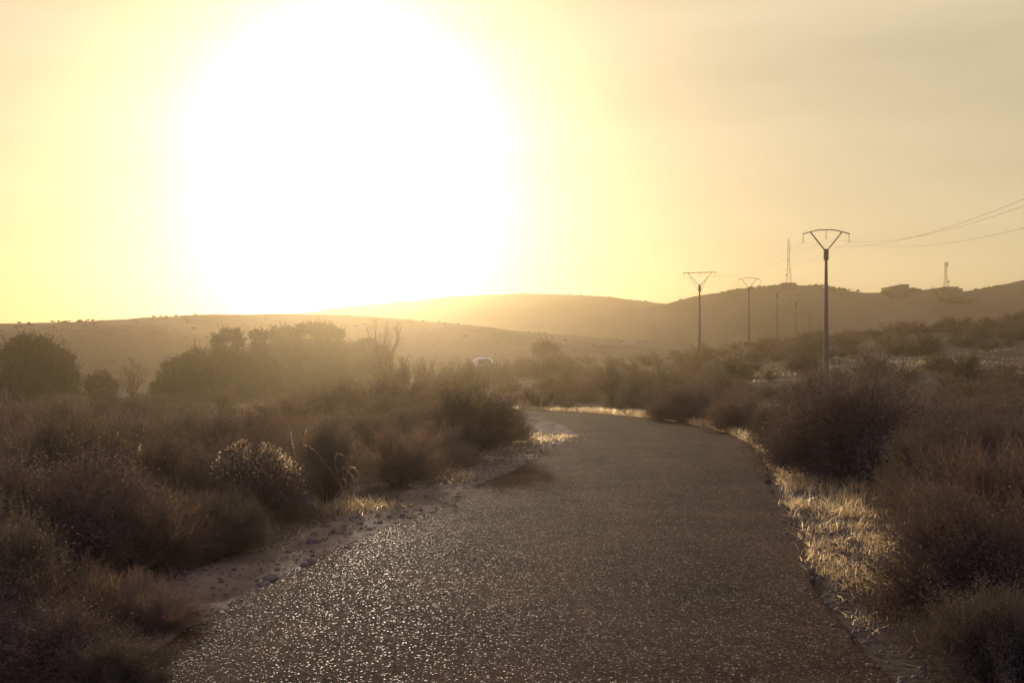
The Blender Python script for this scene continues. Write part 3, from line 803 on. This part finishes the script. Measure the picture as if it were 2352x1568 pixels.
Y = 7 + 85 * rng.random(n) ** 1.3; t = rng.uniform(.54, 1.35, n) * rng.choice([-1, 1], n); x = t * Y
kp = (fbm(x * .28, Y * .28, 3, 99) + rng.uniform(-.12, .12, n)) > .18
x, Y = x[kp], Y[kp]; p = np.column_stack([x, Y, ground_z(x, Y) - .01])
blades(tu, p, rng.uniform(.2, .85, len(p)), .003 + Y * .00022, rng, .5)
tag(link('brown_grass', tu, 'tuft'), 'thin brown grass growing between the bushes', kind='stuff')

# two pale plumes and arching grass stalks on the left
def plume(px, py, Y, hh, label, seed):
    rng = np.random.default_rng(seed); top = P(px, py, Y); x0 = top[0] + .03; z0 = gz1(x0, Y)
    o = thing('seed_plume', (x0, Y, z0), label, 'plant', 'pale seed plumes'); H = top[2] - z0
    a = MB(); a.tube(np.array([[0, 0, 0], [-.005, 0, H * .5], [-.03, 0, H - hh * .5]]), [.003, .0025, .002], 5)
    b_ = MB(); n = 260; s = rng.random((n, 1)); ctr = np.array([-.03, 0, H - hh]) + s * [0, 0, hh]
    rad = .032 * np.sin(np.pi * np.clip(s * .9 + .08, 0, 1)); an = rng.uniform(0, 6.28, (n, 1))
    e = ctr + np.hstack([np.cos(an) * rad, np.sin(an) * rad, .02 + 0 * an])
    b_.ribbons(np.stack([ctr, (ctr + e) / 2, e], 1), np.full((n, 3), .0016), rng)
    link('stalk', a, 'straw', o); link('plume', b_, 'fluff', o)
plume(268, 1030, 11.6, .15, 'teardrop seed plume standing over the dark left bushes, duller of two', 301)
plume(323, 1022, 11.5, .13, 'bright seed plume left of the bush with white fluff', 302)
def stalks(px, Y, spots, label, seed):
    rng = np.random.default_rng(seed); x0 = X(px, Y); z0 = gz1(x0, Y)
    o = thing('arching_grass', (x0, Y, z0), label, 'plant', 'arching grass stalks'); mb = MB(); hd = MB()
    for (ax, ay), (tx, ty) in spots:
        a = P(ax, ay, Y) - [x0, Y, z0]; t_ = P(tx, ty, Y) - [x0, Y, z0]; s = np.linspace(0, 1, 9)[:, None]
        b0 = np.array([rng.normal(0, .05), rng.normal(0, .1), 0])
        p = (1 - s) ** 2 * b0 + 2 * s * (1 - s) * (a * 1.02) + s ** 2 * t_
        mb.tube(p, np.linspace(.0021, .0008, 9), 4)
        n = 55; u = rng.uniform(.55, 1, n); pts = np.stack([np.interp(u, s[:, 0], p[:, k_]) for k_ in range(3)], 1)
        hd.leaves(pts + rng.normal(0, .008, (n, 3)), .016, rng, .3)
    link('stalk', mb, 'straw', o); link('seed_head', hd, 'straw', o)
stalks(800, 12.2, [((765, 1020), (815, 1105)), ((790, 1030), (826, 1090)), ((742, 1010), (795, 1050)), ((735, 1030), (700, 1020)), ((770, 1060), (805, 1120))], 'arching golden grass stalks right of the bush with white fluff', 311)
stalks(690, 13.6, [((670, 1010), (668, 990)), ((690, 1010), (705, 985)), ((700, 1020), (716, 1000))], 'thin upright grass stalks behind the bush with white fluff', 312)

# ------------------------------------------------------------------ stones on the shoulder
def stone(x, y, s, seed, label, group='stones on the gravel shoulder'):
    rng = np.random.default_rng(seed)
    th = np.linspace(0, math.pi, 7); ph = np.arange(10) / 10 * 2 * math.pi
    v = np.array([[math.sin(a) * math.cos(b_), math.sin(a) * math.sin(b_), math.cos(a)] for a in th for b_ in ph])
    v *= (1 + .22 * vnoise(v[:, 0] * 2 + seed, v[:, 1] * 2 + v[:, 2], 7))[:, None] * [1, rng.uniform(.6, .9), rng.uniform(.45, .6)]
    v = np.clip(v, -.86, .86) * s
    q = [(i * 10 + j, (i + 1) * 10 + j, (i + 1) * 10 + (j + 1) % 10, i * 10 + (j + 1) % 10) for i in range(6) for j in range(10)]
    mb = MB(); mb.quads(v, q)
    d, zr, _ = road_info([x], [y])
    o = link('stone', mb, 'stone'); o.location = (x, y, zr[0] - .02 + s * .2); o.rotation_euler = (0, 0, rng.uniform(0, 6))
    return tag(o, label, 'stone', group)
for k_, (px, py, s, lb) in enumerate([(622, 1328, .075, 'flat bright-topped stone at the end of the gravel shoulder, nearest the camera'),
     (606, 1340, .05, 'small stone beside the flat bright-topped stone'), (712, 1292, .075, 'dark round stone on the shoulder, right one of a close pair'),
     (700, 1298, .06, 'dark round stone on the shoulder, left one of a close pair'), (716, 1240, .07, 'single dark stone on the outer side of the shoulder below the fluffy bush'),
     (780, 1222, .05, 'small stone halfway along the gravel shoulder'), (905, 1180, .055, 'stone on the shoulder above the middle of the road'),
     (668, 1322, .045, 'low pebble between the dark stone pair and the flat stone'), (850, 1212, .04, 'pebble at the inner edge of the shoulder, halfway along'), (985, 1150, .06, 'farthest stone on the gravel shoulder')]):
    Y = 3664 / (py - 858); stone(X(px, Y), Y, s, 400 + k_, lb)
pb = MB(); rng = np.random.default_rng(81)
p = verge(rng, 4, 24, -3.1, -1.75, 3600, lambda x, y, d: rng.random(len(x)) < .9)
p = np.vstack([p, verge(rng, 4, 20, 1.85, 2.6, 1500, lambda x, y, d: rng.random(len(x)) < .9)])
d_, zr_, _ = road_info(p[:, 0], p[:, 1])
for q, z in zip(p, zr_):
    s = abs(rng.normal(0, .009)) + .005
    pb.ngon(np.array([(-1, -.7, 0), (.9, -.9, 0), (1, .8, 0), (-.8, 1, 0), (-.5, -.4, .7), (.6, -.5, .8), (.5, .5, .6), (-.4, .6, .75)]) * s * rng.uniform(.7, 1.3, 3) + [q[0], q[1], z - .006],
            [(4, 5, 6, 7), (0, 1, 5, 4), (1, 2, 6, 5), (2, 3, 7, 6), (3, 0, 4, 7)])
tag(link('loose_gravel', pb, 'chip'), 'loose chips lying on the gravel shoulder and the road edges', kind='stuff')

# ------------------------------------------------------------------ power line
def shaft_mb(h, r0, r1):
    mb = MB(); z = np.linspace(-.3, h, 5); 
    for k_ in range(1): pass
    v = []; 
    for q in z:
        r = r0 + (r1 - r0) * max(0, q) / h; c = r * .35
        v += [(-r + c, -r, q), (r - c, -r, q), (r, -r + c, q), (r, r - c, q), (r - c, r, q), (-r + c, r, q), (-r, r - c, q), (-r, -r + c, q)]
    f = [(i * 8 + j, i * 8 + (j + 1) % 8, (i + 1) * 8 + (j + 1) % 8, (i + 1) * 8 + j) for i in range(4) for j in range(8)]
    mb.quads(v, f); mb.poly.append([32 + j for j in range(8)]); return mb

def insulator_mb(L):
    mb = MB(); mb.tube([(0, 0, 0), (0, 0, -.08)], .010, 5)
    z = np.linspace(-.08, -L + .05, 23); r = np.array([.012 if i % 2 else .030 for i in range(23)])
    mb.tube(np.stack([0 * z, 0 * z, z], 1), r, 8); mb.tube([(0, 0, -L + .05), (0, 0, -L)], .032, 6); return mb

def pole(x, Y, ztop, rz, label, strain=False):
    z0 = gz1(x, Y); H = ztop - z0
    o = thing('utility_pole', (x, Y, z0), label, 'utility pole', 'concrete power line poles', rz)
    hs = H - 1.30
    link('shaft', shaft_mb(hs - .35, .16, .078), 'concrete', o)
    c = MB(); c.box((-.135, -.12, hs - .73), (.135, .12, hs)); c.tube([(0, 0, hs), (0, 0, hs + .03)], [.12, .06], 10)
    link('pole_head', c, 'concrete', o)
    att = []
    if not strain:
        pts = [(-1.59, -.27), (-1.06, -.135), (-.52, 0), (.52, 0), (1.06, -.125), (1.59, -.27)]
        a = MB()
        for (xa, za), (xb, zb) in zip(pts[:-1], pts[1:]): a.bar((xa, 0, H + za), (xb, 0, H + zb), .075, .06)
        link('crossarm', a, 'steel', o)
        for s in (-1, 1):
            a = MB(); a.bar((s * .10, 0, hs - .04), (s * 1.06, 0, H - .15), .085, .07); link('brace', a, 'steel', o)
        for xa, za, L in ((-1.54, -.29, .54), (0, -.025, .55), (1.54, -.29, .54)):
            i = link('insulator', insulator_mb(L), 'ceramic', o); i.location = (xa, 0, H + za); att.append((xa, H + za - L))
    else:
        a = MB(); a.bar((-1.73, 0, H - .03), (1.73, 0, H + .03), .09, .07)
        link('crossarm', a, 'steel', o)
        for s in (-1, 1):
            a = MB(); a.bar((s * .10, .02, hs - .04), (s * 1.27, .02, H - .03), .06, .055); link('brace', a, 'steel', o)
            a = MB(); a.bar((s * .13, -.12, hs - .62), (s * (1.10 if s < 0 else .80), -.30, H - (.55 if s < 0 else .50)), .04, .04); link('brace', a, 'steel', o)
        for xa in (-1.66, 0, 1.66):
            i = link('insulator', insulator_mb(.5), 'ceramic', o); i.location = (xa, 0, H - .03 + xa * .018); i.rotation_euler = (R(-12), R(10), 0); att.append((xa, H - .1))
    cs, sn = math.cos(rz), math.sin(rz)
    return [np.array([x + a_ * cs, Y + a_ * sn, z0 + b_]) for a_, b_ in att]

PL = [(1897.5, 67, 528, 0, False, 'nearest and tallest-looking power pole, dark against the sky, with a curved crossarm'),
      (1607, 107, 626, -.12, True, 'leftmost power pole, with a flat straight crossarm'),
      (1720.5, 140, 638, -.38, False, 'power pole between the flat-armed pole and the mast hill'),
      (1785, 165, 657, -.45, False, 'power pole whose top crosses the hill crest just left of the tall mast'),
      (1828, 178, 677, -.65, False, 'fourth pole from the left, standing below the tall mast'),
      (1860, 190, 708, -.95, False, 'small distant pole, second smallest left of the nearest pole'),
      (1882, 203, 727, -1.0, False, 'smallest distant pole, just left of the nearest pole'),
      (2034, 196, 741, -.9, False, 'faint pole top peeking over the right slope crest')]
ATT = []
for px, Y, py, rz, st, lb in PL: ATT.append(pole(X(px, Y), Y, P(px, py, Y)[2], rz, lb, st))

def wire(a, b, sag, label):
    s = np.linspace(0, 1, 40)[:, None]; p = a * (1 - s) + b * s; p[:, 2] -= 4 * sag * (s * (1 - s))[:, 0]
    mb = MB(); mb.tube(p - a, .007, 5); o = link('power_wire', mb, 'steel', loc=a)
    tag(o, label, 'wire', 'power line wires')
side = ('left', 'middle', 'right')
ENDP = [np.array([14.6, 0, 10.9]), np.array([16.2, 0, 11.4]), np.array([17.8, 0, 10.9])]
for k_ in range(3):
    wire(ATT[0][k_], ENDP[k_], 3.25, f'{("highest", "middle", "lowest")[k_]} wire leaving the frame at the right edge, from the nearest pole')
    wire(ATT[0][k_], ATT[1][k_], 1.15, f'{side[k_]} wire between the nearest pole and the flat-armed pole')
    wire(ATT[1][k_], ATT[2][k_], .9, f'{side[k_]} wire between the flat-armed pole and the next curved-arm pole')
    wire(ATT[2][k_], ATT[3][k_], .9, f'{side[k_]} faint wire leaving the third pole from the left towards the hill')

# ------------------------------------------------------------------ masts and buildings on the right crest
def mast(px, pyb, pyt, Y, w0, w1, label, head):
    b0 = P(px, pyb, Y); H = (pyb - pyt) / F * Y
    o = thing('lattice_mast', b0 - [0, 0, .4], label, 'mast', 'lattice masts on the hill')
    mb = MB(); k_ = np.linspace(0, 1, 15)
    def half(t): return (w0 + (w1 - w0) * min(1, t / .55)) / 2
    cor = [(-1, -1), (1, -1), (1, 1), (-1, 1)]
    for cx_, cy_ in cor:
        for a, b_ in zip(k_[:-1], k_[1:]):
            mb.bar((cx_ * half(a), cy_ * half(a), a * H), (cx_ * half(b_), cy_ * half(b_), b_ * H), .048)
    for n_, (a, b_) in enumerate(zip(k_[:-1], k_[1:])):
        for q in range(4):
            c0, c1 = cor[q], cor[(q + 1) % 4]
            if n_ % 2: c0, c1 = c1, c0
            mb.bar((c0[0] * half(a), c0[1] * half(a), a * H), (c1[0] * half(b_), c1[1] * half(b_), b_ * H), .022)
            mb.bar((c0[0] * half(b_), c0[1] * half(b_), b_ * H), (c1[0] * half(b_), c1[1] * half(b_), b_ * H), .020)
    link('lattice', mb, 'steel', o)
    if head:
        for s in (-1, 0, 1):
            a = MB(); a.box((s * .36 - .07, -.4, H * .87), (s * .36 + .07, -.29, H * .99)); link('antenna_panel', a, 'steel', o)
        a = MB(); a.tube([(.62, -.25, H * .36), (.62, -.13, H * .36)], .2, 10); link('dish', a, 'steel', o)
    else:
        a = MB(); a.tube([(0, 0, H), (0, 0, H + .5)], .05, 6); link('top_rod', a, 'steel', o)
        for sx, f_ in ((-1, .23), (-1, .55), (-1, .72), (1, .76), (1, .81)):
            a = MB(); xx = sx * (half(f_) + .10); a.tube([(xx, -.25, f_ * H), (xx, -.1, f_ * H)], .16 if f_ < .6 else .09, 10); link('dish', a, 'steel', o)
mast(1811.5, 652, 546, 230, 1.24, .36, 'taller lattice mast on the left hilltop, standing on a flat hut', False)
mast(2172.5, 668, 598, 230, 1.2, .42, 'shorter lattice mast with panel antennas near the right edge', True)

def building(name, boxes, Y, label, cat='building', wins=()):
    """boxes: px0, py top, px1, py bottom, depth m"""
    a0 = boxes[0]; org = P((a0[0] + a0[2]) / 2, a0[3], Y)
    o = thing(name, org, label, cat, 'buildings on the hill crest')
    w = MB(); r = MB()
    for k_, (x0, t, x1, b_, dp) in enumerate(boxes):
        lo = P(x0, b_, Y) - org; hi = P(x1, t, Y) - org
        w.box((lo[0], -dp / 2 - k_ * .03, lo[2] - 1.5), (hi[0], dp / 2 + k_ * .03, hi[2] - .12))
        r.box((lo[0] - .08, -dp / 2 - .08 - k_ * .03, hi[2] - .12), (hi[0] + .08, dp / 2 + .08 + k_ * .03, hi[2]))
    link('wall', w, 'plaster', o); link('roof', r, 'plaster', o)
    for x0, t, x1, b_ in wins:
        lo = P(x0, b_, Y) - org; hi = P(x1, t, Y) - org; a = MB()
        a.box((lo[0], -boxes[0][4] / 2 - .16, lo[2]), (hi[0], -boxes[0][4] / 2 + .1, hi[2])); link('window', a, 'dark', o)
building('hut', [(1794, 650.5, 1822.5, 658, 4), (1800, 649.6, 1806, 652, 2)], 230, 'flat hut under the taller mast')
building('building', [(2034.5, 660, 2063.5, 676, 6), (2058.5, 655, 2077, 676, 5.6)], 230, 'stepped block building with a raised right part on the crest', wins=[(2040, 664, 2043, 668), (2050, 664, 2053, 668), (2066, 660, 2069, 664)])
building('building', [(2077.6, 664, 2107, 676, 4), (2088.5, 661.5, 2097, 666, 3)], 231, 'low annex with a small roof box beside the stepped block')
building('building', [(2136, 663.5, 2160, 675, 5), (2158, 660.5, 2190, 675, 5.5), (2189, 664, 2200, 675, 4.8)], 231, 'long low building left of the shorter mast', wins=[(2166, 665, 2169, 669), (2180, 665, 2183, 669)])
building('building', [(2160, 667, 2199, 678, 3), (2198, 669.5, 2226, 680, 2.6)], 226, 'low flat shed at the foot of the shorter mast')
building('wall', [(2105, 665.5, 2132, 676, .6)], 233, 'low wall between the annex and the long low building', 'wall')
ms = thing('antenna_rod', P(2140, 664, 231), 'thin pair of antenna rods on the long low building', 'antenna')
a = MB(); a.tube([(0, 0, -.1), (0, 0, 1.5)], .028, 6); link('rod', a, 'steel', ms)
a = MB(); a.tube([(.55, 0, -.1), (.3, 0, 1.1)], .022, 6); link('rod', a, 'steel', ms)

# ------------------------------------------------------------------ car
def car(x, y, rz, label):
    d, zr, _ = road_info([x], [y]); z0 = zr[0] + .03
    o = thing('car', (x, y, z0), label, 'car', None, rz)
    W = .86
    def loft(prof, w):   # prof: closed outline in (y, z); w: half width per point
        mb = MB(); n = len(prof)
        v = [(-w[i], p[0], p[1]) for i, p in enumerate(prof)] + [(w[i], p[0], p[1]) for i, p in enumerate(prof)]
        mb.ngon(v, [tuple(range(n))[::-1], tuple(range(n, 2 * n))] + [(i, (i + 1) % n, n + (i + 1) % n, n + i) for i in range(n)])
        return mb
    prof = [(-2.15, .35), (-2.2, .62), (-2.05, .88), (-1.15, 1.0), (1.9, 1.02), (2.12, .9), (2.15, .4), (1.7, .3), (-1.7, .3)]
    link('body', loft(prof, [W - .05, W - .03, W - .06, W, W, W - .05, W - .05, W - .03, W - .03]), 'paint', o)
    cab = [(-1.0, 1.0), (-.45, 1.56), (1.55, 1.58), (1.88, 1.02)]
    link('cabin', loft([(a * .985, b_ if b_ < 1.2 else b_ - .05) for a, b_ in cab], [W - .05, .62, .62, W - .05]), 'glass', o)
    rf = MB(); rf.box((-.63, -.42, 1.52), (.63, 1.52, 1.60)); rf.box((-.55, -.2, 1.60), (.55, 1.4, 1.625)); link('roof', rf, 'paint', o)
    for s in (-1, 1):
        for (ya, za, xa), (yb, zb, xb) in [((-.98, 1.0, .80), (-.42, 1.55, .61)), ((.45, 1.0, .80), (.45, 1.55, .61)), ((1.86, 1.02, .80), (1.52, 1.56, .61))]:
            p = MB(); p.bar((s * xa, ya, za), (s * xb, yb, zb), .08, .09); link('pillar', p, 'paint', o)
        h = MB(); h.box((s * .62 - .16, -2.235, .68), (s * .62 + .16, -2.1, .84)); link('headlight', h, 'fluff', o)
        mi = MB(); mi.box((s * .98 - .09, -.85, 1.0), (s * .98 + .09, -.72, 1.15)); mi.bar((s * .80, -.78, 1.05), (s * .92, -.78, 1.05), .04); link('mirror', mi, 'paint', o)
        for yy in (-1.4, 1.35):
            t_ = MB(); t_.tube([(s * .70, yy, .33), (s * .92, yy, .33)], .33, 20); w_o = link('wheel', t_, 'rubber', o)
            r_ = MB(); r_.tube([(s * .915, yy, .33), (s * .935, yy, .33)], .2, 14); link('rim', r_, 'steel', w_o)
    g = MB(); g.box((-.4, -2.24, .5), (.4, -2.14, .66)); link('grille', g, 'dark', o)
car(X(1110, 97), 97, .22, 'white car far down the road with only its roof showing above the scrub')

# ------------------------------------------------------------------ haze, sky, sun, camera
SUN_EL, SUN_AZ = R(12.9), R(-9.2)          # azimuth: left of straight ahead
HAZE_DENS, HAZE_G = .0019, .92
hz = MB(); hz.box((-450, -60, -3.2), (450, 590, 33))
ho = tag(link('haze', hz), 'golden evening haze filling the valley', kind='stuff')
m, nt, out = mat('haze')
pv = nt.nodes.new('ShaderNodeVolumePrincipled')
pv.inputs['Color'].default_value = (.97, .81, .52, 1)
pv.inputs['Density'].default_value = HAZE_DENS; pv.inputs['Anisotropy'].default_value = HAZE_G
nt.links.new(pv.outputs[0], out.inputs['Volume']); ho.data.materials.append(m)
m.cycles.homogeneous_volume = True

VEIL_FRONT = ((.90, .73, .45), (1.30, 1.065, .66))     # high cloud towards the sun
FILL_BACK = (1.4, 1.3, 2.35)                            # bluish fill added to the unseen sky behind, brightens camera-facing sides
SKY_STRENGTH = .05
W = bpy.data.worlds.new('World'); S.world = W; W.use_nodes = True
nt = W.node_tree; nt.nodes.clear()
sky = nt.nodes.new('ShaderNodeTexSky'); sky.sky_type = 'NISHITA'; sky.sun_disc = False
sky.sun_elevation = SUN_EL; sky.sun_rotation = SUN_AZ
sky.air_density = 1.2; sky.dust_density = 1.0; sky.ozone_density = 1.0
bg = nt.nodes.new('ShaderNodeBackground'); bg.inputs['Strength'].default_value = SKY_STRENGTH
wo = nt.nodes.new('ShaderNodeOutputWorld')
# a thin bright veil of high cloud, drawn out into level streaks, over the clear-sky scattering
tc = nt.nodes.new('ShaderNodeTexCoord'); mp = nt.nodes.new('ShaderNodeMapping'); mp.inputs['Scale'].default_value = (1.0, 1.0, 7.0)
mp.inputs['Rotation'].default_value = (0, R(2.5), 0)
nz = N(nt, 'ShaderNodeTexNoise', Scale=1.7, Detail=5.0, Roughness=.5)
nt.links.new(tc.outputs['Generated'], mp.inputs['Vector']); nt.links.new(mp.outputs[0], nz.inputs['Vector'])
vr = ramp(nt, nz.outputs['Fac'], [(.32, (0, 0, 0)), (.68, (1, 1, 1))])
fm = N(nt, 'ShaderNodeMixRGB', blend_type='MIX')
fm.inputs['Color1'].default_value = (*VEIL_FRONT[0], 1); fm.inputs['Color2'].default_value = (*VEIL_FRONT[1], 1)
nt.links.new(vr.outputs[0], fm.inputs['Fac'])
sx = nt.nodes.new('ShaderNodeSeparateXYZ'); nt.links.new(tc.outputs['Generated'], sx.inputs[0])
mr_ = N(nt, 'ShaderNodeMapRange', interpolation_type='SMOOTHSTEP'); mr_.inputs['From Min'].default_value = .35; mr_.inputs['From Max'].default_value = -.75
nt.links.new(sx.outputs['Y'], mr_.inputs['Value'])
bm = N(nt, 'ShaderNodeMixRGB', blend_type='MIX'); bm.inputs['Color2'].default_value = (*FILL_BACK, 1)
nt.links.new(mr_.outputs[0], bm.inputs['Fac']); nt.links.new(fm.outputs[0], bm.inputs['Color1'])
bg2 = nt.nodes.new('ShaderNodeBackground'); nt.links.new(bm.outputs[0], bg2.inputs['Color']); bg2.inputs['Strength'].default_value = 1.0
tn = N(nt, 'ShaderNodeMixRGB', blend_type='MULTIPLY', Fac=1.0); tn.inputs['Color2'].default_value = (1.0, .92, .86, 1)
nt.links.new(sky.outputs[0], tn.inputs['Color1']); nt.links.new(tn.outputs[0], bg.inputs['Color'])
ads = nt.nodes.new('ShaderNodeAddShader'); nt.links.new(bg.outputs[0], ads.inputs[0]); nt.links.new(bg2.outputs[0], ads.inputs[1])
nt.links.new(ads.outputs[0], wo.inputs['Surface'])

sl = bpy.data.lights.new('sun', 'SUN'); sl.energy = 5.0; sl.angle = R(.53); sl.color = (1.0, .83, .63)
so = bpy.data.objects.new('sun', sl); COL.objects.link(so)
to_sun = Vector((math.sin(SUN_AZ) * math.cos(SUN_EL), math.cos(SUN_AZ) * math.cos(SUN_EL), math.sin(SUN_EL)))
so.rotation_euler = to_sun.to_track_quat('Z', 'Y').to_euler(); so.location = (0, 0, 80)

cam = bpy.data.cameras.new('camera'); co = bpy.data.objects.new('camera', cam); COL.objects.link(co)
cam.sensor_width = 36; cam.lens = F / 2352 * 36; cam.shift_y = (HY - 784) / 2352
cam.clip_start = .05; cam.clip_end = 3000
co.location = (0, 0, CZ); co.rotation_euler = (R(90), 0, 0)
S.camera = co

vs = S.view_settings
vs.view_transform = 'Standard'; vs.look = 'None'; vs.exposure = -0.97; vs.gamma = 1
S.render.engine = 'CYCLES'
S.cycles.volume_bounces = 2; S.cycles.max_bounces = 8; S.cycles.transparent_max_bounces = 16
S.cycles.use_denoising = True
S.cycles.sample_clamp_indirect = 4
